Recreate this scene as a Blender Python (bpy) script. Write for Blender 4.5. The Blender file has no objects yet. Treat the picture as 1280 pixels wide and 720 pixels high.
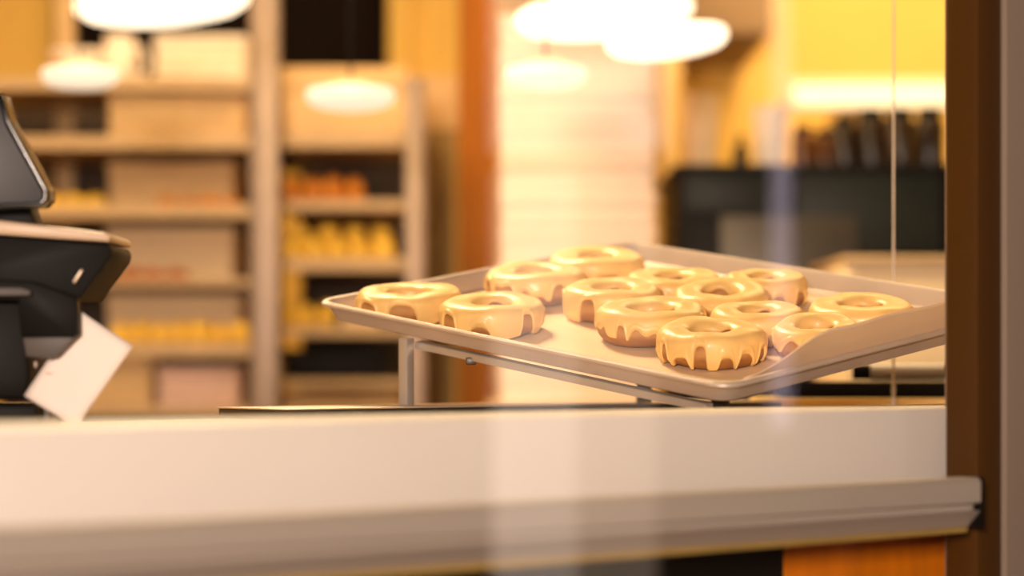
import bpy, bmesh, math, random
from mathutils import Vector, Matrix, noise

S = bpy.context.scene
C = S.collection
PI = math.pi
ZC = 1.10            # lens height above the shop floor (m)
F = 3000.0           # focal length in pixels of a 1280 px wide frame
HZ = 450.0           # row of the horizon


def at(u, v, Y):
    """the point at depth Y seen at pixel u, v"""
    return Vector(((u - 640.0) / F * Y, Y, ZC + (HZ - v) / F * Y))


def ax(u, Y): return (u - 640.0) / F * Y
def az(v, Y): return ZC + (HZ - v) / F * Y


# ------------------------------------------------------------------ materials
def mat(name, col, rough=0.5, metal=0.0, var=0.08, scale=30.0, bump=0.0, emit=0.0,
        coat=0.0, sss=0.0, stretch=None, spec=0.5, ecol=None):
    m = bpy.data.materials.new(name); m.use_nodes = True
    nt = m.node_tree; p = nt.nodes['Principled BSDF']
    tc = nt.nodes.new('ShaderNodeTexCoord'); mp = nt.nodes.new('ShaderNodeMapping')
    nt.links.new(tc.outputs['Object'], mp.inputs['Vector'])
    if stretch: mp.inputs['Scale'].default_value = stretch
    nz = nt.nodes.new('ShaderNodeTexNoise'); nz.inputs['Scale'].default_value = scale
    nz.inputs['Detail'].default_value = 4
    nt.links.new(mp.outputs['Vector'], nz.inputs['Vector'])
    rp = nt.nodes.new('ShaderNodeValToRGB')
    a = [max(0, c * (1 - var)) for c in col]; b = [min(1, c * (1 + var)) for c in col]
    rp.color_ramp.elements[0].position = 0.3; rp.color_ramp.elements[1].position = 0.7
    rp.color_ramp.elements[0].color = (*a, 1); rp.color_ramp.elements[1].color = (*b, 1)
    nt.links.new(nz.outputs['Fac'], rp.inputs['Fac'])
    nt.links.new(rp.outputs['Color'], p.inputs['Base Color'])
    p.inputs['Roughness'].default_value = rough
    p.inputs['Metallic'].default_value = metal
    p.inputs['Specular IOR Level'].default_value = spec
    p.inputs['Coat Weight'].default_value = coat
    p.inputs['Coat Roughness'].default_value = 0.15
    if sss:
        p.inputs['Subsurface Weight'].default_value = sss
        p.inputs['Subsurface Radius'].default_value = (0.006, 0.004, 0.002)
    if emit:
        p.inputs['Emission Color'].default_value = (*(ecol or col), 1)
        p.inputs['Emission Strength'].default_value = emit
    if bump:
        bp = nt.nodes.new('ShaderNodeBump'); bp.inputs['Strength'].default_value = bump
        bp.inputs['Distance'].default_value = 0.002
        nt.links.new(nz.outputs['Fac'], bp.inputs['Height'])
        nt.links.new(bp.outputs['Normal'], p.inputs['Normal'])
    return m


def glass_mat():
    m = bpy.data.materials.new('clear_glass'); m.use_nodes = True
    nt = m.node_tree; nt.nodes.clear()
    out = nt.nodes.new('ShaderNodeOutputMaterial'); mix = nt.nodes.new('ShaderNodeMixShader')
    tr = nt.nodes.new('ShaderNodeBsdfTransparent'); gl = nt.nodes.new('ShaderNodeBsdfGlossy')
    tr.inputs['Color'].default_value = (0.985, 0.985, 0.975, 1)
    gl.inputs['Roughness'].default_value = 0.0
    lw = nt.nodes.new('ShaderNodeLayerWeight'); lw.inputs['Blend'].default_value = 0.5
    pw = nt.nodes.new('ShaderNodeMath'); pw.operation = 'POWER'; pw.inputs[1].default_value = 5
    ma = nt.nodes.new('ShaderNodeMath'); ma.operation = 'MULTIPLY_ADD'
    ma.inputs[1].default_value = 0.95; ma.inputs[2].default_value = 0.045
    nt.links.new(lw.outputs['Facing'], pw.inputs[0]); nt.links.new(pw.outputs[0], ma.inputs[0])
    nt.links.new(ma.outputs[0], mix.inputs['Fac'])
    nt.links.new(tr.outputs[0], mix.inputs[1]); nt.links.new(gl.outputs[0], mix.inputs[2])
    nt.links.new(mix.outputs[0], out.inputs['Surface'])
    return m


M = dict(
    floor=mat('brown_floor_tile', (.16, .10, .06), .5, scale=4),
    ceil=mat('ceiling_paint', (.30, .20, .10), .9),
    yellow=mat('yellow_wall_paint', (.88, .58, .13), .8, var=.04, scale=3),
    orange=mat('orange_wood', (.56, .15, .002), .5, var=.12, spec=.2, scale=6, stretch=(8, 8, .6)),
    olive=mat('dull_yellow_laminate', (.34, .22, .06), .6),
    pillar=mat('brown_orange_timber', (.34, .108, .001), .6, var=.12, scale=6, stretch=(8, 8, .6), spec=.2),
    regtop=mat('register_lamp_sheen', (.60, .44, .30), .4),
    ledge=mat('white_laminate', (.86, .80, .74), .5, var=.02, scale=6),
    alu=mat('brushed_aluminium', (.54, .47, .41), .42, .35, var=.05, scale=60, stretch=(.05, 1, 1)),
    lip=mat('lip_yellow_reflection', (.46, .30, .08), .5),  # yellow reflection on the rail's lower lip, put into the colour
    bronze=mat('bronze_anodised_frame', (.066, .024, .001), .55, .0, spec=.2, var=.08, scale=20, stretch=(1, 1, .05)),
    grey=mat('grey_anodised_frame', (.30, .23, .18), .5, .3, var=.05, scale=20, stretch=(1, 1, .05)),
    black=mat('black_plastic', (.003, .0024, .002), .5, var=.1, spec=.10),
    glossblack=mat('glossy_black_plastic', (.005, .0042, .0035), .25, coat=.25, spec=.3),
    darkpanel=mat('black_laminate', (.007, .006, .005), .5, spec=.15),
    screen=mat('dark_grey_screen_back', (.030, .030, .034), .5, var=.12, scale=40),
    greyplastic=mat('grey_plastic', (.075, .062, .055), .55),
    paper=mat('white_receipt_paper', (.90, .82, .76), .8, var=.01),
    ink=mat('faint_grey_ink', (.55, .42, .38), .8),
    pan=mat('aluminium_sheet_pan', (.60, .50, .42), .42, .35, var=.06, scale=25),
    parch=mat('parchment_paper', (.80, .59, .38), .7, var=.04, scale=18, bump=.1),
    steel=mat('stainless_steel', (.52, .47, .42), .4, .45, var=.05),
    darksteel=mat('dark_steel', (.06, .05, .04), .4, .5),
    worktop=mat('tan_worktop', (.62, .42, .20), .5, var=.07, scale=9),
    board=mat('yellow_board', (.75, .50, .17), .55, var=.08, scale=8, stretch=(1, 8, 8)),
    plate=mat('light_steel_plate', (.66, .55, .42), .4, .4),
    rack=mat('rack_metal', (.29, .215, .17), .42, .4),
    shelf=mat('tan_shelf_metal', (.46, .31, .15), .5, .2),
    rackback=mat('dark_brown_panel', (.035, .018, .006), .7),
    tanbox=mat('tan_cardboard', (.76, .52, .25), .8),
    palebox=mat('pale_cardboard', (.86, .66, .40), .8, var=.03),
    pinkbox=mat('pale_pink_cardboard', (.80, .56, .46), .8),
    white=mat('white_ceramic', (.85, .76, .64), .4),
    whitecard=mat('white_takeaway_card', (.88, .70, .57), .7, var=.03, scale=8),
    menublack=mat('blackboard', (.008, .004, .002), .9, spec=.1),
    jar=mat('brown_jar_glass', (.13, .045, .008), .25),
    darkjar=mat('dark_coffee_jar', (.022, .010, .003), .3),
    casefront=mat('dark_case_glass', (.018, .022, .018), .45, spec=.2),
    casegrey=mat('grey_case_steel', (.10, .085, .065), .45, .5),
    pastryY=mat('yellow_pastry', (.95, .58, .07), .5, var=.15, scale=50),
    pastryO=mat('orange_pastry', (.62, .22, .02), .5, var=.2, scale=50),
    pastryR=mat('red_brown_pastry', (.42, .11, .02), .5, var=.2, scale=50),
    lamp=mat('lamp_diffuser', (1, .9, .72), .5, emit=2.4, ecol=(1, .84, .62)),
    lampdim=mat('small_lamp_diffuser', (.35, .30, .24), .5, emit=1.15, ecol=(1, .80, .58)),
    lampshade=mat('lamp_shade', (.75, .6, .4), .5),
    striplight=mat('strip_light_diffuser', (1, .86, .6), .5, emit=.9, ecol=(1, .82, .55)),
    outwin=mat('lit_shop_window', (1, .9, .8), .5, emit=2.1, ecol=(1, .80, .66)),
    outwin2=mat('dim_lit_shop_window', (1, .9, .8), .5, emit=.7, ecol=(1, .74, .56)),
    outbright=mat('bright_shop_fanlight', (1, .9, .8), .5, emit=3.2, ecol=(1, .80, .64)),
    outtube=mat('added_streak_tube_glow', (.8, .8, 1), .5, emit=1.9, ecol=(.95, .80, 1.0)),
    outwall=mat('dark_facade', (.05, .04, .035), .8),
    glass=glass_mat(),
)


def dough_mat():
    m = mat('fried_dough', (.31, .125, .026), .6, var=.25, scale=45, bump=.25)
    nt = m.node_tree; p = nt.nodes['Principled BSDF']
    src = p.inputs['Base Color'].links[0].from_socket
    tc = nt.nodes.new('ShaderNodeTexCoord'); sp = nt.nodes.new('ShaderNodeSeparateXYZ')
    nt.links.new(tc.outputs['Object'], sp.inputs[0])
    nz = nt.nodes.new('ShaderNodeTexNoise'); nz.inputs['Scale'].default_value = 60
    nt.links.new(tc.outputs['Object'], nz.inputs['Vector'])
    ad = nt.nodes.new('ShaderNodeMath'); ad.operation = 'MULTIPLY_ADD'
    ad.inputs[1].default_value = .010
    nt.links.new(nz.outputs['Fac'], ad.inputs[0]); nt.links.new(sp.outputs['Z'], ad.inputs[2])
    rp = nt.nodes.new('ShaderNodeValToRGB')      # the pale proof line round a yeast ring
    e = rp.color_ramp.elements
    e[0].position = .0; e[0].color = (0, 0, 0, 1)
    e[1].position = 1.0; e[1].color = (0, 0, 0, 1)
    for ps, c in ((.36, 0), (.50, .75), (.60, .75), (.74, 0)):
        x = e.new(ps); x.color = (c, c, c, 1)
    mr = nt.nodes.new('ShaderNodeMapRange'); mr.inputs['From Min'].default_value = 0
    mr.inputs['From Max'].default_value = .036
    nt.links.new(ad.outputs[0], mr.inputs['Value']); nt.links.new(mr.outputs[0], rp.inputs['Fac'])
    mx = nt.nodes.new('ShaderNodeMix'); mx.data_type = 'RGBA'
    nt.links.new(rp.outputs['Color'], mx.inputs['Factor'])
    nt.links.new(src, mx.inputs['A']); mx.inputs['B'].default_value = (.52, .27, .08, 1)
    nt.links.new(mx.outputs['Result'], p.inputs['Base Color'])
    return m


M['dough'] = dough_mat()
M['glaze'] = mat('maple_glaze', (.86, .57, .205), .44, var=.09, scale=45, bump=.10, coat=.10, sss=.15)


# ------------------------------------------------------------------ mesh helpers
def bx(bm, x0, x1, y0, y1, z0, z1, bev=0.0, seg=2):
    r = bmesh.ops.create_cube(bm, size=1.0)
    vs = r['verts']
    for v in vs:
        v.co = Vector((x0 + (v.co.x + .5) * (x1 - x0), y0 + (v.co.y + .5) * (y1 - y0), z0 + (v.co.z + .5) * (z1 - z0)))
    if bev > 0:
        es = list({e for v in vs for e in v.link_edges})
        bmesh.ops.bevel(bm, geom=es, offset=bev, segments=seg, affect='EDGES', profile=.5)


def prism(bm, pts, axis, a0, a1, bev=0.0, seg=2):
    """closed 2-D outline extruded along 'x' or 'y' from a0 to a1; the outline gives the other two coordinates"""
    def mk(p, a): return Vector((a, p[0], p[1])) if axis == 'x' else Vector((p[0], a, p[1]))
    A = [bm.verts.new(mk(p, a0)) for p in pts]; B = [bm.verts.new(mk(p, a1)) for p in pts]
    n = len(pts); fs = [bm.faces.new(A), bm.faces.new(B[::-1])]
    for i in range(n): fs.append(bm.faces.new((A[i], B[i], B[(i + 1) % n], A[(i + 1) % n])))
    bmesh.ops.recalc_face_normals(bm, faces=fs)
    if bev > 0:
        es = list({e for f in fs for e in f.edges})
        bmesh.ops.bevel(bm, geom=es, offset=bev, segments=seg, affect='EDGES', profile=.5)


def lathe(bm, prof, cx=0, cy=0, n=32):
    rings = []
    for r, z in prof:
        if r < 1e-6: rings.append([bm.verts.new((cx, cy, z))])
        else: rings.append([bm.verts.new((cx + r * math.cos(2 * PI * k / n), cy + r * math.sin(2 * PI * k / n), z)) for k in range(n)])
    for a, b in zip(rings, rings[1:]):
        for k in range(n):
            q = [a[k % len(a)], a[(k + 1) % len(a)], b[(k + 1) % len(b)], b[k % len(b)]]
            q = [v for i, v in enumerate(q) if v not in q[:i]]
            if len(q) > 2: bm.faces.new(q)


def tube(bm, p, q, r, n=12):
    p = Vector(p); q = Vector(q); d = (q - p).normalized()
    u = d.orthogonal().normalized(); w = d.cross(u)
    A = [bm.verts.new(p + r * (math.cos(2 * PI * k / n) * u + math.sin(2 * PI * k / n) * w)) for k in range(n)]
    B = [bm.verts.new(q + r * (math.cos(2 * PI * k / n) * u + math.sin(2 * PI * k / n) * w)) for k in range(n)]
    for k in range(n): bm.faces.new((A[k], A[(k + 1) % n], B[(k + 1) % n], B[k]))
    bm.faces.new(A[::-1]); bm.faces.new(B)


def obj(name, bm, m, parent=None, smooth=True, angle=40):
    bmesh.ops.recalc_face_normals(bm, faces=bm.faces[:])
    me = bpy.data.meshes.new(name); bm.to_mesh(me); bm.free()
    me.materials.append(m)
    if smooth:
        me.shade_smooth()
        try: me.set_sharp_from_angle(angle=math.radians(angle))
        except Exception: pass
    o = bpy.data.objects.new(name, me); C.objects.link(o)
    if parent: o.parent = parent
    return o


def box(name, dims, m, parent=None, bev=.002):
    bm = bmesh.new(); bx(bm, *dims, bev=bev); return obj(name, bm, m, parent)


def tag(o, label, cat, group=None):
    o['label'] = label; o['category'] = cat
    if group: o['group'] = group
    return o


def thing(name, label, cat, loc=(0, 0, 0), rotz=0, group=None, mtx=None):
    o = bpy.data.objects.new(name, None); C.objects.link(o)
    o.empty_display_size = .05
    if mtx is not None: o.matrix_world = mtx
    else: o.location = loc; o.rotation_euler = (0, 0, rotz)
    return tag(o, label, cat, group)


def struct(o, label=None):
    o['kind'] = 'structure'
    if label: o['label'] = label
    return o


def dup(root, loc, rotz=0, label=None, group=None):
    r = root.copy(); C.objects.link(r); r.location = loc; r.rotation_euler = (0, 0, rotz)
    if label: r['label'] = label
    if group: r['group'] = group
    for ch in list(root.children):
        c = ch.copy(); C.objects.link(c); c.parent = r
        for g in ch.children:
            d = g.copy(); C.objects.link(d); d.parent = c
    return r


# ------------------------------------------------------------------ the room
XL, XR, YB, HT = -2.6, 2.6, 6.6, 2.95
struct(box('floor', (-4, 7, -4, YB + .1, -.05, 0), M['floor'], bev=0))
struct(box('ceiling', (XL, XR, 2.3, YB + .1, HT, HT + .05), M['ceil'], bev=0))
struct(box('wall_back', (XL, XR, YB, YB + .1, 0, HT), M['yellow'], bev=0))
struct(box('wall_left', (XL - .1, XL, 1.0, YB + .1, 0, HT), M['yellow'], bev=0))
struct(box('wall_right', (XR, XR + .1, 4.2, YB + .1, 0, HT), M['yellow'], bev=0))
# dark soffit hung below the ceiling on the back wall
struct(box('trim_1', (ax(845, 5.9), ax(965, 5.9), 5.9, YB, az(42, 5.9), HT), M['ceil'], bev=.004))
# orange timber post and pale door post further in
Y = 5.2
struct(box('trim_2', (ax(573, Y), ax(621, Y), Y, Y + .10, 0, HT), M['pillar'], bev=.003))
Y = 5.6
struct(box('trim_3', (ax(826, Y), ax(852, Y), Y, Y + .06, 0, HT), M['board'], bev=.003))
Y = 6.5
struct(box('trim_4', (ax(486, Y), ax(511, Y), Y, YB, 0, HT), M['yellow'], bev=.003))

# ------------------------------------------------------------------ the shop window (runs away to the right)
GX, GY = .3783, 1.95
GA = math.atan2(.666, .746)
GL = (GX, GY, ZC)


def g2w(s, m, z=0):          # along the window, into the shop, up (relative to the lens)
    return Vector((GX + s * math.cos(GA) - m * math.sin(GA), GY + s * math.sin(GA) + m * math.cos(GA), ZC + z))


win = bpy.data.objects.new('window_1', None); C.objects.link(win); struct(win)
win.location = GL; win.rotation_euler = (0, 0, GA)
box('mullion', (0, .0318, 0, .0325, -ZC, 1.8), M['bronze'], win, .0012)
box('side_frame', (.0330, .30, -.004, .06, -ZC, 1.8), M['grey'], win, .002)
bm = bmesh.new()             # aluminium rail: rounded upper flange, groove, lower flange
prof = [(-.004, -.0935), (-.024, -.0935), (-.027, -.0965), (-.027, -.113), (-.0195, -.1155), (-.0195, -.1195), (-.0265, -.1200),
        (-.0160, -.131), (-.0145, -.133), (-.004, -.133)]
prism(bm, prof, 'x', -2.4, -.0312)
rail = obj('transom_rail', bm, M['alu'], win, angle=25)
box('rail_lip', (-2.4, -.034, -.0165, -.006, -.1378, -.1332), M['lip'], rail, .001)
bm = bmesh.new(); prism(bm, [(-.004, -.0930), (-.0275, -.0930), (-.0275, -.1335), (-.004, -.1335)], 'x', -.0308, -.0272, .001)
obj('rail_end_shadow', bm, M['black'], rail)  # black strip standing in for the rail's shadow on the mullion
box('pane', (-2.4, .30, -.062, -.056, -.9, 1.5), M['glass'], win, 0)
box('head_rail', (-2.4, .3, -.062, .04, 1.5, 1.8), M['bronze'], win, .002)

# ------------------------------------------------------------------ counter behind the window
cn = thing('service_counter', 'long white-fronted counter ledge behind the silver window rail', 'counter', GL, GA)
box('ledge', (-1.9, .5, .045, .165, -.130, -.0395), M['ledge'], cn, .003)
box('black_panel', (-1.9, -.151, .075, .10, -ZC, -.131), M['darkpanel'], cn, .001)
box('orange_panel', (-.150, .5, .075, .10, -ZC, -.131), M['orange'], cn, .001)
box('carcass', (-1.9, .5, .105, .60, -ZC, -.086), M['darkpanel'], cn, .002)
wt = box('worktop', (-1.9, .9, .167, .655, -.085, -.055), M['worktop'], None, .002)
wt.location = GL; wt.rotation_euler = (0, 0, GA)
tag(wt, 'tan worktop behind the white ledge, under the donut stand', 'worktop')

# ------------------------------------------------------------------ the donut tray (tilted on its stand)
E1 = Vector((-.68796859, .71059028, .14751502)); E2 = Vector((.7255255, .66846045, .16362573))
EN = Vector((-.0176629, -.21959527, .97543116)); N0 = Vector((.17866667, 2.0, ZC - .02133333))
E1 = (E1 - EN * E1.dot(EN)).normalized(); E2 = EN.cross(E1) * -1
if E2.dot(Vector((.72, .67, .16))) < 0: E2 = -E2
# local x = along E2, y = along E1 gives x cross y = EN
PM = Matrix(((E2.x, E1.x, EN.x, N0.x), (E2.y, E1.y, EN.y, N0.y), (E2.z, E1.z, EN.z, N0.z), (0, 0, 0, 1)))
if PM.to_3x3().determinant() < 0: raise RuntimeError('left-handed tray frame')
LX, LY, DP = .457, .549, .020        # tray: width, length, depth


def rrect(x0, x1, y0, y1, r, n=8):
    pts = []
    for cx, cy, a in ((x1 - r, y1 - r, 0), (x0 + r, y1 - r, 90), (x0 + r, y0 + r, 180), (x1 - r, y0 + r, 270)):
        for k in range(n + 1):
            t = math.radians(a + 90 * k / n); pts.append((cx + r * math.cos(t), cy + r * math.sin(t)))
    return pts


def loops_mesh(bm, loops, cap0=True, cap1=False):
    L = [[bm.verts.new(p) for p in lp] for lp in loops]
    n = len(L[0])
    for a, b in zip(L, L[1:]):
        for k in range(n): bm.faces.new((a[k], a[(k + 1) % n], b[(k + 1) % n], b[k]))
    if cap0: bm.faces.new(L[0])
    if cap1: bm.faces.new(L[-1][::-1])


def sheet_pan(lx, ly, dp, lip=.006, th=.0012, r=.022, wall=.007):
    """one closed skin: inner floor, inner wall, rolled rim, outer wall, underside"""
    def lp(ins, z, rr): return [(x, y, z) for x, y in rrect(ins, lx - ins, ins, ly - ins, max(rr, .004))]
    loops = [lp(wall + lip + .006, -dp, r - wall), lp(wall + lip, -dp + .002, r - wall + .002), lp(lip + .0015, -.003, r - .004), lp(lip, -.0006, r - .004),
             lp(lip - .002, 0, r - .003), lp(.0022, -.0002, r - .001), lp(.0004, -.0016, r), lp(0, -.003, r), lp(.0006, -.0046, r),
             lp(.0024, -.0048, r - .001), lp(lip - .0012, -.0042, r - .003),
             lp(wall + lip - th, -dp + .0015, r - wall + .003), lp(wall + lip + .006, -dp - th, r - wall)]
    bm = bmesh.new(); loops_mesh(bm, loops, True, True); return bm


tray = thing('sheet_pan', 'silver rimmed sheet pan propped at a slant holding glazed donuts', 'tray', mtx=PM)
obj('pan_body', sheet_pan(LX, LY, DP), M['pan'], tray, angle=30)

# parchment liner: lies on the pan floor, its short side pulled up over the pan's near right wall
liner = thing('parchment_liner', 'beige parchment paper lining the donut tray, one edge curled over the rim', 'paper', mtx=PM)
bm = bmesh.new()
nu, nv = 40, 34
grid = []
yA, yB = .026, LY - .024
for j in range(nv + 1):
    x = .036 + (LX - .072) * j / nv
    row = []
    up = max(0.0, min(1.0, (x - .030) / .13)); up = up * up * (3 - 2 * up)       # curl grows away from the near corner
    hgt = .0165 + .0265 * up + .0010 * math.sin(x * 60)
    prof = []
    for k in range(15):                                                           # curl: rises along the wall, leans out over the rim
        t = k / 14; z = hgt * t ** 1.2
        prof.append((yA - .0140 * t ** .8 - max(0.0, z - .021) * .12, -DP + .0012 + z))
    prof = prof[::-1]
    for i in range(26):
        t = (i + 1) / 26
        prof.append((yA + (yB - yA) * t, -DP + .0012 + .0003 * math.sin(9 * t + 14 * x)))
    grid.append([bm.verts.new((x, y, z)) for y, z in prof])
for a, b in zip(grid, grid[1:]):
    for k in range(len(a) - 1): bm.faces.new((a[k], b[k], b[k + 1], a[k + 1]))
sh = obj('paper_sheet', bm, M['parch'], liner, angle=60)
sm = sh.modifiers.new('thick', 'SOLIDIFY'); sm.thickness = .0004; sm.offset = 1


# ------------------------------------------------------------------ donuts
def spow(c, e): return math.copysign(abs(c) ** e, c)


def donut(idx, x, y, dia, hgt, seed, label, tilt=(0, 0), lift=0.0, style='few', oval=0.0):
    rnd = random.Random(seed)
    Ro = dia / 2; a = Ro * .30; b = hgt / 2; R = Ro - a; ex = 2 / 2.9
    ph0 = [rnd.uniform(0, 2 * PI) for _ in range(6)]
    if oval: ph0[5] = math.radians(138)
    def rad(phi): return 1 + .010 * math.sin(2 * phi + ph0[0]) + .008 * math.sin(3 * phi + ph0[1]) + oval * math.cos(2 * (phi - ph0[5]))
    def surf(phi, th, off=0.0):
        # th 0 = top, +90 = outer side, -90 = hole side
        ct, st = math.cos(th), math.sin(th)
        aa = a * (1 + .05 * math.sin(2 * phi + ph0[2])); bb = b * (1 + .05 * math.sin(2 * phi + ph0[3]) + .03 * math.sin(5 * phi + ph0[4]))
        rr = R + spow(st, ex) * (aa + off); z = b + spow(ct, ex) * (bb + off)
        k = rad(phi); p = Vector((rr * k * math.cos(phi), rr * k * math.sin(phi), z))
        nz_ = noise.noise(Vector((p.x * 38 + seed, p.y * 38, p.z * 38)))
        p += Vector((math.cos(phi) * st, math.sin(phi) * st, ct)) * nz_ * .0011
        p.z = max(p.z, .0002 if off == 0 else .0006)
        return p
    mtx = PM @ Matrix.Translation((x, y, -DP + .0019 + lift)) @ Matrix.Rotation(tilt[0], 4, 'X') @ Matrix.Rotation(tilt[1], 4, 'Y')
    t = thing('donut', label, 'donut', mtx=mtx, group='glazed ring donuts on the tray')
    bm = bmesh.new(); n1, n2 = 72, 36
    g = [[bm.verts.new(surf(2 * PI * i / n1, -PI + 2 * PI * j / n2)) for j in range(n2)] for i in range(n1)]
    for i in range(n1):
        for j in range(n2):
            bm.faces.new((g[i][j], g[(i + 1) % n1][j], g[(i + 1) % n1][(j + 1) % n2], g[i][(j + 1) % n2]))
    obj('dough', bm, M['dough'], t, angle=180)
    # glaze: runs over the top and down the outside, arched bare gaps between the drips
    gaps = []
    W, G, DD, L0 = {'win': ((.11, .21), (.09, .26), (46, 84), 152), 'few': ((.14, .30), (.22, .7), (50, 84), 148),
                    'bare': ((.08, .26), (.05, .20), (8, 36), 106), 'full': ((.10, .22), (.35, .9), (20, 50), 146)}[style]
    ang = rnd.uniform(0, 2 * PI); end = ang + 2 * PI
    while ang < end - W[0] * 2:
        w = rnd.uniform(*W); gaps.append((ang + w, w, rnd.uniform(*DD)))
        ang += 2 * w + rnd.uniform(*G)
    def outer(phi):
        L = L0 + 5 * math.sin(3 * phi + ph0[0]) + 4 * math.sin(7 * phi + ph0[1]) + (5 * math.sin(17 * phi + ph0[2]) if style == 'bare' else 0)
        cut = 0.0
        for c, w, dpt in gaps:
            d = (phi - c + PI) % (2 * PI) - PI
            q = abs(d) / w
            if q < 1.15: cut = max(cut, dpt * (max(0.0, 1 - (q / 1.15) ** 3.5)) ** .5)
        return math.radians(L - cut)
    def inner(phi): return math.radians(-(78 + 12 * math.sin(2 * phi + ph0[2]) + 8 * math.sin(5 * phi + ph0[3])))
    n1, n2 = 240, 34
    def ring(i):
        phi = 2 * PI * i / n1; lo, hi = inner(phi), outer(phi); out = []
        for j in range(n2 + 1):
            s = j / n2; th = lo + (hi - lo) * s
            d = (1 - s) * (hi - lo)                       # angle to the drip's end
            edge = min(1.0, d / .22); e2 = min(1.0, s * (hi - lo) / .22)
            lipb = 1.0 + .55 * math.exp(-((d - .20) / .12) ** 2)
            off = -.0006 + .0021 * math.sqrt(max(0, 1 - (1 - edge) ** 2)) * math.sqrt(max(0, 1 - (1 - e2) ** 2)) * lipb
            out.append(surf(phi, th, off))
        return out
    bm = bmesh.new(); g = [[bm.verts.new(p) for p in ring(i)] for i in range(n1)]
    for i in range(n1):
        for j in range(n2): bm.faces.new((g[i][j], g[(i + 1) % n1][j], g[(i + 1) % n1][j + 1], g[i][j + 1]))
    obj('glaze', bm, M['glaze'], t, angle=180)
    return t


# local x (towards the far right), local y (towards the far left)
DON = [
    (.0665, .4800, .096, .030, 11, 'glazed donut in the tray corner farthest to the left, nearest the receipt', (0, 0), 0, 'few', .07),
    (.0792, .3731, .098, .031, 12, 'tall glazed donut against the front rim with one bare brown arch', (0, 0), 0, 'few', 0),
    (.2140, .4520, .100, .033, 13, 'pale sided large glazed donut beside the back left rim', (0, 0), 0, 'bare', 0),
    (.3260, .4740, .100, .031, 14, 'glazed donut highest up in the back corner of the tray', (0, 0), 0, 'few', 0),
    (.2067, .3357, .096, .032, 15, 'glazed donut mid tray with long drips and a wide bare arch', (0, 0), 0, 'few', 0),
    (.3063, .3453, .092, .028, 16, 'glazed donut mid tray behind the drippy one, close to the back rim', (0, 0), 0, 'full', 0),
    (.1546, .2330, .102, .033, 17, 'large glazed donut with bare brown lower half next to the front one', (0, 0), 0, 'bare', 0),
    (.264, .242, .090, .029, 18, 'tipped glazed donut with ragged brown underside in the middle of the tray', (math.radians(3), math.radians(-4)), .004, 'bare', 0),
    (.353, .262, .080, .031, 19, 'glazed donut half hidden behind the tipped one near the back rim', (0, 0), 0, 'few', 0),
    (.1258, .1307, .098, .032, 20, 'frontmost glazed donut with several brown windows between its drips', (0, 0), 0, 'win', 0),
    (.2202, .1576, .086, .031, 21, 'glazed donut squeezed behind the frontmost one and the cracked one', (0, 0), 0, 'full', 0),
    (.2027, .0708, .080, .029, 22, 'small donut with cracked glaze leaning at the curled parchment edge', (math.radians(1), math.radians(-4)), .003, 'bare', 0),
    (.3190, .1120, .100, .028, 23, 'glazed donut standing alone nearest to the brown window post', (0, 0), 0, 'full', 0),
]
for i, (x, y, dia, h, sd, lab, tl, lf, dr, ov) in enumerate(DON): donut(i, x - .001, y - .002, dia, h - .002, sd, lab, tl, lf, dr, ov)

# ------------------------------------------------------------------ the stand under the tray
stand = thing('display_stand', 'low slanted metal stand holding up the donut tray', 'stand', (0, 0, 0))


def pl(x, y, h): return PM @ Vector((x, y, h))


def bar(name, p, q, w, h, m):
    """flat bar from p to q, w wide, h high (world space)"""
    p = Vector(p); q = Vector(q); d = (q - p).normalized(); side = d.cross(Vector(EN)).normalized(); up = side.cross(d)
    bm = bmesh.new(); vs = []
    for e in (p, q):
        vs.append([bm.verts.new(e + side * a * w / 2 + up * b * h / 2) for a, b in ((-1, -1), (1, -1), (1, 1), (-1, 1))])
    for k in range(4): bm.faces.new((vs[0][k], vs[0][(k + 1) % 4], vs[1][(k + 1) % 4], vs[1][k]))
    bm.faces.new(vs[0][::-1]); bm.faces.new(vs[1])
    bmesh.ops.bevel(bm, geom=bm.edges[:], offset=.0008, segments=2, affect='EDGES')
    return obj(name, bm, m, stand)


hB = -DP - .0055
ins = .06
c_ = [pl(ins, ins + .02, hB), pl(ins, LY - .12, hB), pl(LX - ins, LY - .12, hB), pl(LX - ins, ins + .02, hB)]
for k in range(4): bar('frame_bar', c_[k], c_[(k + 1) % 4], .014, .007, M['steel'])
bar('underside_rail', pl(.035, .05, hB - .008), pl(.035, .43, hB - .008), .010, .007, M['steel'])
# clip on the rail
q = pl(.033, .352, hB - .012); box('rail_clip', (q.x - .005, q.x + .005, q.y - .006, q.y + .006, q.z - .004, q.z + .003), M['darksteel'], stand, .001)


# base plate (runs parallel to the window)
bm = bmesh.new(); bx(bm, -.168, .50, -.035, .075, -.0453, -.0440, .0005)
rt = Matrix.Translation((-.101, 2.30, ZC)) @ Matrix.Rotation(GA, 4, 'Z')
bmesh.ops.transform(bm, matrix=rt, verts=bm.verts[:])
obj('base_plate', bm, M['plate'], stand)
box('base_rail', (-.166, .498, -.0345, .0745, -.0545, -.0455), M['darksteel'], stand, .0006).matrix_world = rt


def leg_at(u, Yd, ztop, zb, w, m):
    p = at(u, 450, Yd)
    bm = bmesh.new(); bx(bm, -w / 2, w / 2, -w / 2, w / 2, zb, ztop, .001)
    bmesh.ops.transform(bm, matrix=Matrix.Translation((p.x, p.y, 0)) @ Matrix.Rotation(math.radians(52), 4, 'Z'), verts=bm.verts[:])
    return obj('leg', bm, M[m], stand)


# tray underside above a ground point: solve the tray plane for z
def under(xw, yw, h):
    b = N0 + EN * h
    return b.z - (EN.x * (xw - b.x) + EN.y * (yw - b.y)) / EN.z


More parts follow.
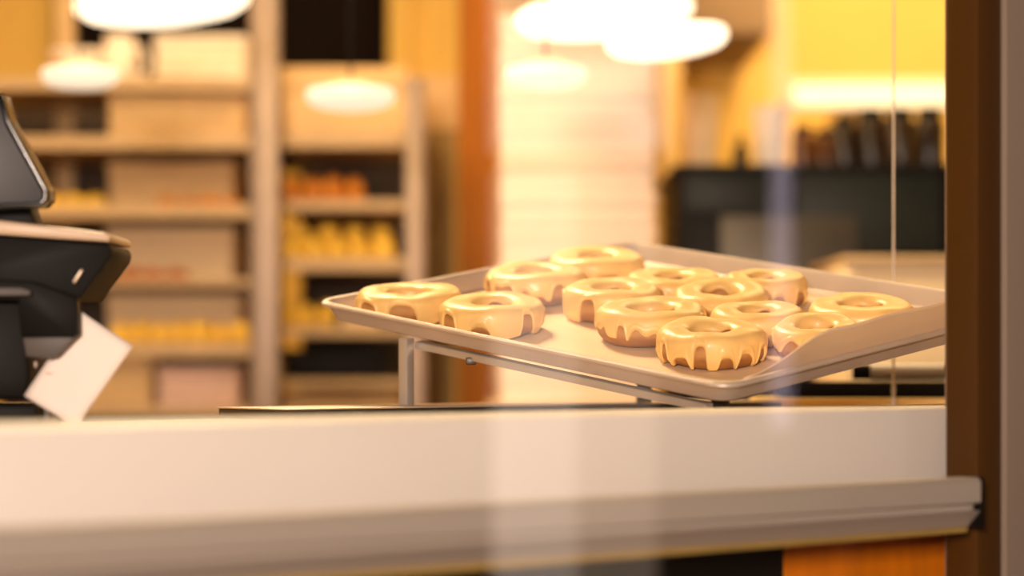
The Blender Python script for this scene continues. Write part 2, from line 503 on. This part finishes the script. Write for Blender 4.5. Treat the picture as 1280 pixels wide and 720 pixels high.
p = at(508, 450, 2.33); leg_at(508, 2.33, under(p.x, p.y, -DP - .006), ZC - .0441, .0112, 'steel')
p = at(805, 450, 2.50); leg_at(805, 2.50, under(p.x, p.y, -DP - .006), ZC - .055, .012, 'darksteel')
p = at(1240, 450, 2.30); leg_at(1240, 2.30, under(p.x, p.y, -DP - .006), ZC - .055, .014, 'darksteel')
p = pl(.06, .06, hB); leg_at(640 + p.x / p.y * F, p.y, under(p.x, p.y, -DP - .006), ZC - .055, .012, 'darksteel')

# ------------------------------------------------------------------ things behind the tray on the worktop
brd = thing('serving_board', 'yellow board lying on the worktop behind the tray, beside the window post', 'board', (.44, 2.70, ZC - .055), math.radians(-4))
box('board_top', (-.17, .16, -.06, .06, .0, .013), M['board'], brd, .003)
blk = thing('black_tray', 'flat black tray lying on the yellow board behind the donuts', 'tray', (.44, 2.70, ZC - .042), math.radians(-4))
bm = sheet_pan(.30, .10, .016, lip=.003, r=.012, wall=.004); bmesh.ops.translate(bm, verts=bm.verts[:], vec=(-.15, -.05, .0175))
obj('tray_body', bm, M['black'], blk, angle=30)
rl = thing('paper_roll', 'pale wrapped roll with a dark end lying in the black tray', 'roll', (.445, 2.695, ZC - .0135), math.radians(-6))
bm = bmesh.new(); tube(bm, (-.042, 0, 0), (.04, 0, 0), .0095, 24); obj('wrapper', bm, M['paper'], rl)
bm = bmesh.new(); tube(bm, (.0402, 0, 0), (.048, 0, 0), .008, 20); obj('end_plug', bm, M['black'], rl)
bm = bmesh.new(); tube(bm, (-.062, 0, 0), (-.0422, 0, 0), .0085, 20); obj('end_knob', bm, M['black'], rl)

# thin steel cable from the ceiling to the worktop
cb = thing('hanging_cable', 'thin vertical steel cable running down behind the tray', 'cable', (ax(1117, 2.57), 2.57, 0))
bm = bmesh.new(); tube(bm, (0, 0, ZC - .055), (0, 0, HT), .0012, 10); obj('wire', bm, M['plate'], cb)
bm = bmesh.new(); lathe(bm, [(0, ZC - .055), (.0028, ZC - .055), (.0028, ZC - .045), (.0018, ZC - .040), (.0024, ZC - .032), (.0018, ZC - .026), (.0013, ZC - .02)], 0, 0, 14)
obj('ferrule', bm, M['steel'], cb)

# ------------------------------------------------------------------ cash register and receipt
RY = 1.93
reg = thing('cash_register', 'black cash register with slanted screen, lamp sheen painted tan on its top and printer on the worktop', 'register', (0, 0, 0))


def rp(pts): return [(ax(u, RY), az(v, RY)) for u, v in pts]


def rprism(name, pts, y0, y1, m, bev=.0025, parent=reg):
    bm = bmesh.new(); prism(bm, rp(pts), 'y', y0, y1, bev); return obj(name, bm, M[m], parent, angle=35)


# screen: slab leaning back, its edge turned to the window
rprism('screen', [(-150, 118), (-12, 118), (4, 152), (51, 236), (51, 246), (44, 252), (-150, 262)], 1.955, 1.975, 'screen', .002)
bm = bmesh.new(); prism(bm, rp([(-10, 116), (-3, 114), (6, 146), (54, 233), (54, 247), (46, 256), (-150, 266), (-150, 259), (43, 250), (47, 245), (47, 238), (0, 154)]), 'y', 1.948, 1.982, .001)
obj('screen_bezel', bm, M['glossblack'], reg, angle=35)
rprism('neck', [(-60, 255), (20, 250), (30, 285), (-60, 285)], 1.985, 2.02, 'black')
rprism('top_sheen', [(-150, 268), (0, 275), (70, 283), (130, 290), (136, 295), (136, 302), (70, 298), (0, 293), (-150, 286)], 1.935, 2.045, 'regtop', .002)  # lamp highlight along the register's top, painted as pale tan
rprism('housing', [(-150, 287.5), (0, 294.5), (70, 299.5), (134, 304), (138, 312), (136, 322), (101, 369), (97, 374), (-150, 374)], 1.938, 2.04, 'black', .002)
rprism('release_lever', [(90, 352), (101, 336), (103, 338), (93, 354)], 1.931, 1.9375, 'plate', .0004)
rprism('printer', [(-150, 340), (44, 352), (97, 372), (99, 418), (92, 424), (28, 421), (24, 376), (-150, 374)], 1.925, 1.937, 'black', .0015)
rprism('printer_slot', [(30, 422), (95, 421), (71, 446), (62, 448), (34, 446)], 1.925, 1.940, 'greyplastic', .0012)
rprism('arm', [(-150, 358), (30, 360), (42, 364), (42, 370), (-150, 372)], 1.917, 1.924, 'greyplastic', .001)
rprism('column', [(-150, 375), (24, 375), (30, 430), (33, 470), (27, 500), (-150, 500)], 1.945, 2.03, 'black', .004)
bm = bmesh.new(); bx(bm, ax(-150, RY), ax(45, RY), 1.935, 2.04, ZC - .055, az(506, RY), .003)
obj('base', bm, M['black'], reg)
bm = bmesh.new(); bx(bm, ax(40, RY), ax(54, RY), 1.960, 1.985, ZC - .055, az(512, RY), .002); obj('foot', bm, M['greyplastic'], reg)

rc = thing('receipt', 'white paper receipt hanging slantwise from the printer', 'paper', (0, 0, 0))
bm = bmesh.new()
A_, B_, C_, D_ = [Vector(p) for p in ((97, 389), (163, 433), (95, 533), (26, 495))]
g = []
for i in range(13):
    row = []
    for j in range(9):
        s, t = i / 12, j / 8
        q = (A_ * (1 - t) + B_ * t) * (1 - s) + (D_ * (1 - t) + C_ * t) * s
        row.append(bm.verts.new((ax(q.x, RY), 1.9425 - .010 * s * t - .003 * math.sin(PI * t) * s, az(q.y, RY))))
    g.append(row)
for a, b in zip(g, g[1:]):
    for k in range(8): bm.faces.new((a[k], a[k + 1], b[k + 1], b[k]))
ps = obj('paper_strip', bm, M['paper'], rc); sm = ps.modifiers.new('t', 'SOLIDIFY'); sm.thickness = .0002
bm = bmesh.new()
for u0, v0, u1, v1 in ((40, 452, 43, 459), (54, 466, 63, 468)):
    prism(bm, rp([(u0, v0), (u1, v0), (u1, v1), (u0, v1)]), 'y', 1.9395, 1.9400)
obj('printed_mark', bm, M['ink'], rc)


# ------------------------------------------------------------------ bakery racks in the background
def rack(name, label, Yf, dep, u0, u1, shelves, posts, vtop, back=True):
    """posts: (u0, u1, rear?); shelves: (v_top, v_bottom) of each front lip at depth Yf"""
    r = thing(name, label, 'rack', (0, 0, 0))
    x0, x1 = ax(u0, Yf), ax(u1, Yf)
    for (a, b, rear, m) in posts:
        yy = Yf + dep - .03 if rear else Yf - .04
        k = ax(b, yy) - ax(a, yy)
        box('post', (ax(a, yy), ax(b, yy), yy, yy + min(k, .035), 0, az(vtop, Yf)), M[m], r, .004)
    for (v0, v1) in shelves:
        z1, z0 = az(v0, Yf), az(v1, Yf)
        bm = bmesh.new(); prism(bm, [(Yf, z0), (Yf, z1), (Yf + .012, z1), (Yf + .012, z1 - .010), (Yf + dep - .035, z1 - .010), (Yf + dep - .035, z1 - .016), (Yf + .012, z1 - .016), (Yf + .012, z0)], 'x', x0, x1)
        obj('shelf', bm, M['shelf'], r, angle=30)
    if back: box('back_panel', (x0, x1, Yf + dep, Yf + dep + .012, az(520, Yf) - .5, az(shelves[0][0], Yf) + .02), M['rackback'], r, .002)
    return r


Y1 = 4.7
rack('bakery_rack', 'tall bakery shelving rack with pastries and boxes behind the register', Y1, .50, -70, 322,
     [(96, 112), (170, 186), (256, 272), (348, 356), (428, 446), (508, 520)], [(312, 348, False, 'rack'), (68, 92, True, 'shelf'), (-60, -34, False, 'rack')], -60)
Y2 = 4.8
rack('sheet_pan_rack', 'narrow pan rack with yellow pastries between the grey post and orange pillar', Y2, .48, 350, 512,
     [(166, 184), (250, 262), (322, 338), (408, 420), (474, 484), (505, 520)], [(506, 531, False, 'rack')], 100)


def carton(name, label, Yf, u0, u1, v0, v1, dep, m, cat='box', group=None, lidm=None, lidh=.018):
    """flat-lidded carton: body and lid"""
    t = thing(name, label, cat, (ax((u0 + u1) / 2, Yf), Yf, az(v1, Yf)), 0, group)
    w = (u1 - u0) / F * Yf; h = (v1 - v0) / F * Yf; lidh = min(lidh, h * .4)
    box('body', (-w / 2 + .003, w / 2 - .003, .003, dep - .003, 0.0005, h - lidh), M[m], t, .003)
    box('lid', (-w / 2, w / 2, 0, dep, h - lidh + .0005, h), M[lidm or m], t, .003)
    return t


def sv(v, Yf, Y): return HZ - (HZ - v) * Yf / Y       # row of a height given at depth Yf when moved to depth Y


SH = .012
Ya = Y1 + .06
carton('storage_box', 'long tan box under the top rack shelf', Ya, 134, 306, 116, sv(174, Y1, Ya), .30, 'tanbox')
carton('storage_box', 'tan box behind the low orange pastries on the rack', Ya + .12, 134, 292, 202, sv(260, Y1, Ya + .12), .26, 'tanbox')
carton('storage_box', 'pale tan box behind the red-brown pastries', Ya + .12, 132, 292, 284, sv(351.5, Y1, Ya + .12), .26, 'palebox')
carton('storage_box', 'tan box behind the row of yellow buns', Ya + .12, 132, 300, 368, sv(432, Y1, Ya + .12), .26, 'palebox')
carton('storage_box', 'pale pink box on the lowest visible rack shelf', Ya, 196, 298, 458, sv(511.5, Y1, Ya), .28, 'pinkbox')
carton('storage_box', 'tan box beside the pale pink one on the lowest rack shelf', Ya, 104, 190, 446, sv(511.5, Y1, Ya), .28, 'tanbox')
carton('storage_box', 'large tan box on top of the narrow pan rack', Y2 + .02, 350, 508, 84, sv(169.5, Y2, Y2 + .02), .40, 'tanbox', lidh=.05)
carton('storage_box', 'black box on the lower shelf of the narrow pan rack', Y2 + .05, 352, 488, 436, sv(477.5, Y2, Y2 + .05), .30, 'black')
carton('storage_box', 'white box on the top rack shelf beside the white jug', Ya, 192, 308, 44, sv(99.5, Y1, Ya), .28, 'white')
carton('tall_cupboard', 'dull yellow tall cupboard with a paler top between the pan rack and the orange pillar', 5.3, 512, 571, 94, HZ + ZC * F / 5.3, .20, 'olive', 'cupboard', lidm='tanbox', lidh=.12)
carton('storage_box', 'low tan box on the bottom shelf of the narrow pan rack', Y2 + .05, 352, 496, 488, sv(508, Y2, Y2 + .05), .30, 'tanbox')

# white jug and bowl on the top shelf
jug = thing('jug', 'white jug on the top rack shelf', 'jug', (ax(150, Ya + .08), Ya + .08, az(sv(99.5, Y1, Ya + .08), Ya + .08)))
bm = bmesh.new(); lathe(bm, [(0, 0), (.030, 0), (.038, .03), (.036, .07), (.028, .095), (.031, .105), (.027, .105), (.025, .09), (0, .03)], 0, 0, 28); obj('jug_body', bm, M['white'], jug)
bm = bmesh.new()
for k in range(9):
    a0 = -PI / 2 + PI * k / 9; a1 = -PI / 2 + PI * (k + 1) / 9
    tube(bm, (.034 + .022 * math.cos(a0), 0, .05 + .03 * math.sin(a0)), (.034 + .022 * math.cos(a1), 0, .05 + .03 * math.sin(a1)), .005, 8)
obj('handle', bm, M['white'], jug)
tub = thing('tub', 'white tub with an orange band on the top rack shelf', 'tub', (ax(98, Ya + .08), Ya + .08, az(sv(99.5, Y1, Ya + .08), Ya + .08)))
bm = bmesh.new(); lathe(bm, [(0, 0), (.050, 0), (.056, .062), (0, .062)], 0, 0, 28); obj('tub_body', bm, M['white'], tub)
bm = bmesh.new(); lathe(bm, [(.0526, .020), (.0560, .020), (.0582, .046), (.0552, .046)], 0, 0, 28); obj('band', bm, M['pastryO'], tub)
bm = bmesh.new(); lathe(bm, [(0, .0625), (.060, .0625), (.060, .073), (0, .075)], 0, 0, 28); obj('lid', bm, M['white'], tub)


def bun_mesh(seed, l, w, h, n=20, m=12, curve=0.0):
    rnd = random.Random(seed); bm = bmesh.new(); rings = []
    for i in range(m + 1):
        t = -1 + 2 * i / m; k = math.sqrt(max(0, 1 - abs(t) ** 2.4)) * (1 + .06 * math.cos(t * 14)) + .02
        ring = []
        for j in range(n):
            a_ = 2 * PI * j / n
            z = max(0.0, h / 2 + h / 2 * k * math.sin(a_) * (1 if math.sin(a_) > 0 else .98) - (1 - k) * h * .22)
            ring.append(bm.verts.new((t * l / 2, w / 2 * k * math.cos(a_) + curve * t * t, z)))
        rings.append(ring)
    for a, b in zip(rings, rings[1:]):
        for j in range(n): bm.faces.new((a[j], a[(j + 1) % n], b[(j + 1) % n], b[j]))
    bm.faces.new(rings[0][::-1]); bm.faces.new(rings[-1])
    return bm


def pastries(name, cat, label, group, m, spots, l, w, h, seed, rot=.5):
    rnd = random.Random(seed); first = None
    for k, (x, y, z) in enumerate(spots):
        if first is None:
            o = obj(name, bun_mesh(seed, l, w, h, curve=.012), M[m], None, angle=180); first = o
        else:
            o = first.copy(); C.objects.link(o)
        o.location = (x, y, z); o.rotation_euler = (0, 0, rnd.uniform(-rot, rot)); s = rnd.uniform(.9, 1.06); o.scale = (s, s, s)
        tag(o, label, cat, group)


def row(u0, u1, n, Yf, v, dy, Y0):
    z = az(v, Y0) - .010
    return [(ax(u0 + (u1 - u0) * (k + .5) / n, Yf), Yf + (dy if k % 2 else 0), z + .0005) for k in range(n)]


pastries('bun', 'pastry', 'yellow bun in the long row above the pale pink box on the bakery rack', 'yellow buns on the bakery rack', 'pastryY', row(140, 312, 7, Y1 + .05, 428, .01, Y1), .044, .055, .052, 31)
pastries('pastry', 'pastry', 'golden pastry on the rack shelf right behind the register screen', 'golden pastries behind the register screen', 'pastryY', row(30, 130, 4, Y1 + .06, 256, .01, Y1), .046, .05, .034, 32)
pastries('pastry', 'pastry', 'orange-brown pastry on the middle shelf of the bakery rack', 'orange-brown pastries on the bakery rack', 'pastryO', row(195, 300, 4, Y1 + .06, 256, .01, Y1), .044, .05, .030, 33)
pastries('pastry', 'pastry', 'red-brown pastry on the bakery rack shelf right of the register housing', 'red-brown pastries on the bakery rack', 'pastryR', row(120, 235, 4, Y1 + .05, 348, .01, Y1), .048, .05, .032, 34)
pastries('pastry', 'pastry', 'orange pastry on the upper shelf of the narrow pan rack', 'orange pastries on the pan rack', 'pastryO', row(352, 455, 4, Y2 + .06, 250, .01, Y2), .044, .06, .058, 35)
r1 = row(350, 492, 5, Y2 + .05, 322, .0, Y2); r2 = [(x + .006, y + .03, z + .036) for x, y, z in row(356, 488, 4, Y2 + .06, 322, .0, Y2)]
pastries('pastry', 'pastry', 'yellow pastry heaped on the middle shelf of the narrow pan rack', 'yellow pastries heaped on the pan rack', 'pastryY', r1, .050, .066, .046, 36, .12)
pastries('pastry', 'pastry', 'yellow pastry heaped on the middle shelf of the narrow pan rack', 'yellow pastries heaped on the pan rack', 'pastryY', r2, .050, .066, .044, 37, .12)
pastries('bun', 'pastry', 'golden bun on the shelf just above the black box', 'golden buns above the black box', 'pastryY', row(350, 420, 3, Y2 + .05, 408, .0, Y2), .038, .06, .060, 38)
ft = thing('folded_cloth', 'pale folded cloth beside the golden buns', 'cloth', (ax(448, Y2 + .05), Y2 + .05, az(408, Y2) - .0095))
for k in range(3): box('fold', (-.036, .036, 0, .12, k * .0125 + .0005, k * .0125 + .012), M['palebox'], ft, .005)

# dark menu board on the back wall
mb = thing('menu_board', 'large blank black board on the back wall above the racks', 'board', (0, 0, 0))
Yw = YB
bm = bmesh.new(); bx(bm, ax(72, Yw), ax(484, Yw), Yw - .03, Yw - .012, az(210, Yw), az(-120, Yw), .002); obj('board_panel', bm, M['menublack'], mb)
bm = bmesh.new(); bx(bm, ax(68, Yw), ax(486, Yw), Yw - .011, Yw - .0005, az(214, Yw), az(-124, Yw), .002); obj('board_frame', bm, M['rackback'], mb)

# ------------------------------------------------------------------ white takeaway boxes stacked on the back counter
Yb = 4.35
bc = thing('back_counter', 'back counter carrying the tall stack of white takeaway boxes', 'counter', (0, 0, 0))
zt = az(507, Yb)
box('counter_top', (ax(605, Yb), ax(842, Yb), Yb - .06, Yb + .50, zt - .03, zt), M['worktop'], bc, .003)
box('cabinet', (ax(612, Yb), ax(836, Yb), Yb - .03, Yb + .48, 0, zt - .031), M['tanbox'], bc, .003)
hb = 44 / F * Yb; rnd = random.Random(5)
wb = (818 - 624) / F * Yb
names = ['lowest', 'second lowest', 'third', 'fourth', 'fifth', 'sixth', 'seventh', 'eighth', 'ninth', 'tenth', 'topmost']
proto = None
for k in range(11):
    loc = (ax(721, Yb) + rnd.uniform(-.002, .002), Yb + rnd.uniform(0, .006), zt + .0005 + k * (hb + .0005))
    lab = f'white takeaway box, {names[k]} in the tall stack beside the orange pillar' if k in (0, 10) else f'white takeaway box, {names[k]} from the bottom of the tall stack'
    if proto is None:
        proto = thing('takeaway_box', lab, 'box', loc, 0, 'stacked white takeaway boxes')
        box('body', (-wb / 2 + .003, wb / 2 - .003, .003, .26, 0, hb * .62), M['whitecard'], proto, .002)
        box('lid', (-wb / 2, wb / 2, 0, .263, hb * .62 + .0005, hb), M['whitecard'], proto, .002)
    else: dup(proto, loc, 0, lab)

# ------------------------------------------------------------------ dark display case with things on top
Yc = 4.5
x0, x1 = ax(848, Yc), ax(1240, Yc)
cs = thing('display_case', 'black refrigerated case with dark glass front at the back', 'case', (0, 0, 0))
ztop = az(206, Yc)
box('case_top', (x0 - .01, x1, Yc - .02, Yc + .55, ztop - .012, ztop), M['darkpanel'], cs, .003)
box('case_body', (x0, x1, Yc + .01, Yc + .54, 0, ztop - .0125), M['darkpanel'], cs, .003)
box('glass_door', (ax(996, Yc), ax(1176, Yc), Yc - .006, Yc + .009, az(318, Yc), az(216, Yc)), M['casefront'], cs, .002)
box('glass_door', (ax(856, Yc), ax(992, Yc), Yc - .006, Yc + .009, az(268, Yc), az(216, Yc)), M['casefront'], cs, .002)
box('kick_plate', (ax(900, Yc), ax(1070, Yc), Yc - .012, Yc - .0065, az(420, Yc), az(270, Yc)), M['casegrey'], cs, .002)
tb = thing('side_counter', 'tan counter front behind the tray near the brown window post', 'counter', (0, 0, 0))
Yt = 3.7
box('counter_top', (ax(1052, Yt), ax(1300, Yt), Yt - .02, Yt + .4, az(328, Yt), az(320, Yt)), M['worktop'], tb, .003)
box('cabinet', (ax(1056, Yt), ax(1296, Yt), Yt, Yt + .38, 0, az(328.4, Yt)), M['palebox'], tb, .003)


def lathed(name, label, cat, u, Yd, z, parts, group=None):
    t = thing(name, label, cat, (ax(u, Yd), Yd, z), 0, group)
    for nm, prof_, m in parts:
        bm = bmesh.new(); lathe(bm, prof_, 0, 0, 28); obj(nm, bm, M[m], t)
    return t


k_ = Yc / F
zt2 = ztop + .0005
Yi = Yc + .10
cup = lambda r, h: [(0, 0), (r * .78, 0), (r, h), (r * .94, h), (r * .74, .006), (0, .006)]
lathed('paper_cup', 'tall white paper cup on top of the black case', 'cup', 962, Yi, zt2,
       [('cup_body', cup(.034, .112), 'white'), ('rim', [(.033, .112), (.0365, .112), (.0365, .117), (.033, .117)], 'white')])
t = lathed('cup_stack', 'pale stack of cups at the end of the black case', 'cups', 876, Yi, zt2,
           [('lowest_cup', cup(.034, .10), 'palebox')])
for k in range(1, 4):
    bm = bmesh.new(); lathe(bm, [(.0275 + .006, .10 + (k - 1) * .014 + .0005), (.0352, .10 + k * .014), (.031, .10 + k * .014), (.029, .10 + (k - 1) * .014 + .0005)], 0, 0, 28); obj('cup_rim', bm, M['palebox'], t)
lathed('bottle', 'small dark bottle beside the white paper cup', 'bottle', 926, Yi, zt2,
       [('bottle_body', [(0, 0), (.015, 0), (.016, .035), (.006, .048), (.006, .056), (0, .056)], 'darkjar'), ('cap', [(0, .0565), (.008, .0565), (.008, .064), (0, .064)], 'black')])


def jar(u, Yd, r, h, m, lab):
    return lathed('jar', lab, 'jar', u, Yd, zt2,
                  [('jar_body', [(0, 0), (r * .95, 0), (r, .006), (r, h * .74), (r * .72, h * .84), (0, h * .84)], m),
                   ('lid', [(0, h * .845), (r * .78, h * .845), (r * .78, h * .98), (r * .7, h), (0, h)], 'black')], 'jars along the top of the case')


jar(1003, Yi, .022, .082, 'jar', 'short orange-brown jar next to the white paper cup')
jar(1030, Yi + .05, .021, .080, 'jar', 'orange-brown jar, second along from the white paper cup')
jar(1055, Yi - .02, .026, .098, 'darkjar', 'dark jar standing before the brown ones, third from the paper cup')
jar(1089, Yi + .02, .030, .118, 'darkjar', 'tall dark jar just before the thin steel cable')
jar(1125, Yi - .045, .030, .112, 'darkjar', 'dark jar directly behind the thin steel cable')
jar(1162, Yi + .02, .031, .120, 'darkjar', 'tallest dark jar, closest to the brown window post')
jar(1107, Yi + .12, .026, .110, 'jar', 'brown jar peeping between the tall dark jars')

# ------------------------------------------------------------------ lamps
sl = thing('strip_light', 'bright strip light on the wall above the dark jars', 'lamp', (0, 0, 0))
Ys = 5.5
box('light_housing', (ax(985, Ys), ax(1215, Ys), Ys + .02, Ys + .05, az(136, Ys), az(96, Ys)), M['lampshade'], sl, .003)
box('diffuser', (ax(992, Ys), ax(1205, Ys), Ys, Ys + .019, az(134, Ys), az(108, Ys)), M['striplight'], sl, .006)
box('wall_mount', (ax(1090, Ys), ax(1110, Ys), Ys + .051, YB, az(125, Ys), az(108, Ys)), M['lampshade'], sl, .003)


def pendant(u, v, Yd, wpx, hpx, lab, tilt=0.0, dm='lamp'):
    """pendant lamp: cord, shade, round glowing diffuser below"""
    p = at(u, v, Yd); L = wpx / F * Yd; h = hpx / F * Yd
    t = thing('pendant_lamp', lab, 'lamp', p, 0, 'glowing pendant lamps')
    t.rotation_euler = (0, tilt, 0)
    bm = bmesh.new(); lathe(bm, [(0, -h * .5), (L * .30, -h * .47), (L * .43, -h * .30), (L * .49, -h * .05), (L * .5, h * .2), (L * .49, h * .4), (L * .46, h * .5), (0, h * .5)], 0, 0, 40); obj('diffuser', bm, M[dm], t)
    bm = bmesh.new(); lathe(bm, [(0, h / 2 + .0005), (L * .40, h / 2 + .0005), (L * .12, h / 2 + .012), (0, h / 2 + .014)], 0, 0, 32); obj('shade', bm, M['lampshade'], t)
    bm = bmesh.new(); tube(bm, (0, 0, h / 2 + .0145), (0, 0, HT - p.z - .01), .002, 8); obj('cord', bm, M['black'], t)
    return t


pendant(203, 8, 3.9, 218, 34, 'broad glowing lamp above the bakery rack', math.radians(-5))
pendant(756, 24, 4.0, 222, 34, 'broad glowing lamp above the white box stack', math.radians(-5))
pendant(834, 54, 3.7, 152, 30, 'shorter glowing lamp overlapping the end of the broad one', math.radians(-5))
pendant(100, 98, 3.7, 96, 24, 'small glowing lamp in front of the top rack shelf by the tub', dm='lampdim')
pendant(438, 124, 3.7, 112, 26, 'small glowing lamp in front of the large tan box on the pan rack', dm='lampdim')
pendant(682, 97, 3.5, 104, 24, 'small glowing lamp in front of the upper takeaway boxes', dm='lampdim')

# ------------------------------------------------------------------ lit shop front outside, seen only as a reflection in the pane
W0 = 5.6
fc = box('wall_right_outside', (W0 + .02, W0 + .2, -2.5, 4.0, 0, 3.2), M['outwall'], None, 0); struct(fc)


def refl_y(u):          # where the line of sight at column u, mirrored in the pane, meets the facade
    d = Vector((ax(u, 1), 1.0)); n = Vector((math.sin(GA), -math.cos(GA)))
    p0 = Vector((GX, GY)) + n * .062
    t = p0.dot(n) / d.dot(n); q = d * t; r = d - 2 * d.dot(n) * n
    return q.y + r.y * (W0 - q.x) / r.x


def lit(name, ua, ub, m, z0, z1):
    ya, yb = sorted((refl_y(ua), refl_y(ub)))
    w = bpy.data.objects.new(name, None); C.objects.link(w); struct(w)
    box('lit_pane', (W0 - .01, W0 + .015, ya, yb, z0, z1), M[m], w, 0)
    return w


lit('window_2', 618, 722, 'outwin', .3, 1.66)
lit('window_5', 616, 836, 'outbright', 1.72, 2.95)
lit('window_3', 724, 822, 'outwin2', .3, 1.66)
lit('added_streak_tube', 966, 990, 'outtube', .9, 2.6)  # tall cool tube, unseen but for its streak in the pane

# ------------------------------------------------------------------ lights
def area(name, loc, target, size, power, col):
    l = bpy.data.lights.new(name, 'AREA'); l.shape = 'SQUARE'; l.size = size; l.energy = power; l.color = col
    o = bpy.data.objects.new(name, l); C.objects.link(o); o.location = loc
    o.rotation_euler = (Vector(target) - Vector(loc)).to_track_quat('-Z', 'Y').to_euler()
    return o


WARM = (1, .66, .32)
area('counter_ceiling_lamp', (-.35, 3.05, 2.25), (.15, 2.3, 1.1), .30, 28, (1, .75, .44))
area('room_ceiling_lamp', (-.9, 4.0, 2.85), (-.9, 4.3, 0), .9, 36, WARM)
area('room_ceiling_lamp', (1.0, 4.6, 2.85), (1.0, 5.2, 0), .9, 40, WARM)
area('rear_ceiling_lamp', (1.0, 5.5, 2.85), (1.0, 6.6, 1.3), .8, 40, (1, .72, .42))
area('rack_fill', (-.45, 3.0, 2.15), (-.75, 4.8, 1.2), .6, 21, (1, .70, .36))  # unseen fill added to light the fronts of the rack boxes
area('front_fill', (-.55, -1.9, 1.55), (.08, 1.8, 1.0), .4, 200, (1, .78, .66))  # unseen fill light added behind the camera to brighten ledge and receipt

w = bpy.data.worlds.new('night'); S.world = w; w.use_nodes = True
w.node_tree.nodes['Background'].inputs[0].default_value = (1, .7, .45, 1)
w.node_tree.nodes['Background'].inputs[1].default_value = .05

# ------------------------------------------------------------------ camera
cd = bpy.data.cameras.new('camera'); cam = bpy.data.objects.new('camera', cd); C.objects.link(cam)
cam.location = (0, 0, ZC); cam.rotation_euler = (PI / 2, 0, 0)
cd.sensor_width = 36; cd.lens = F * 36 / 1280; cd.shift_y = (HZ - 360) / 1280
cd.clip_start = .05; cd.clip_end = 60
cd.dof.use_dof = True; cd.dof.focus_distance = 2.2; cd.dof.aperture_fstop = 2.6
S.camera = cam
vs = S.view_settings
vs.view_transform = 'Standard'; vs.look = 'None'; vs.exposure = 0; vs.gamma = 1; vs.use_curve_mapping = False
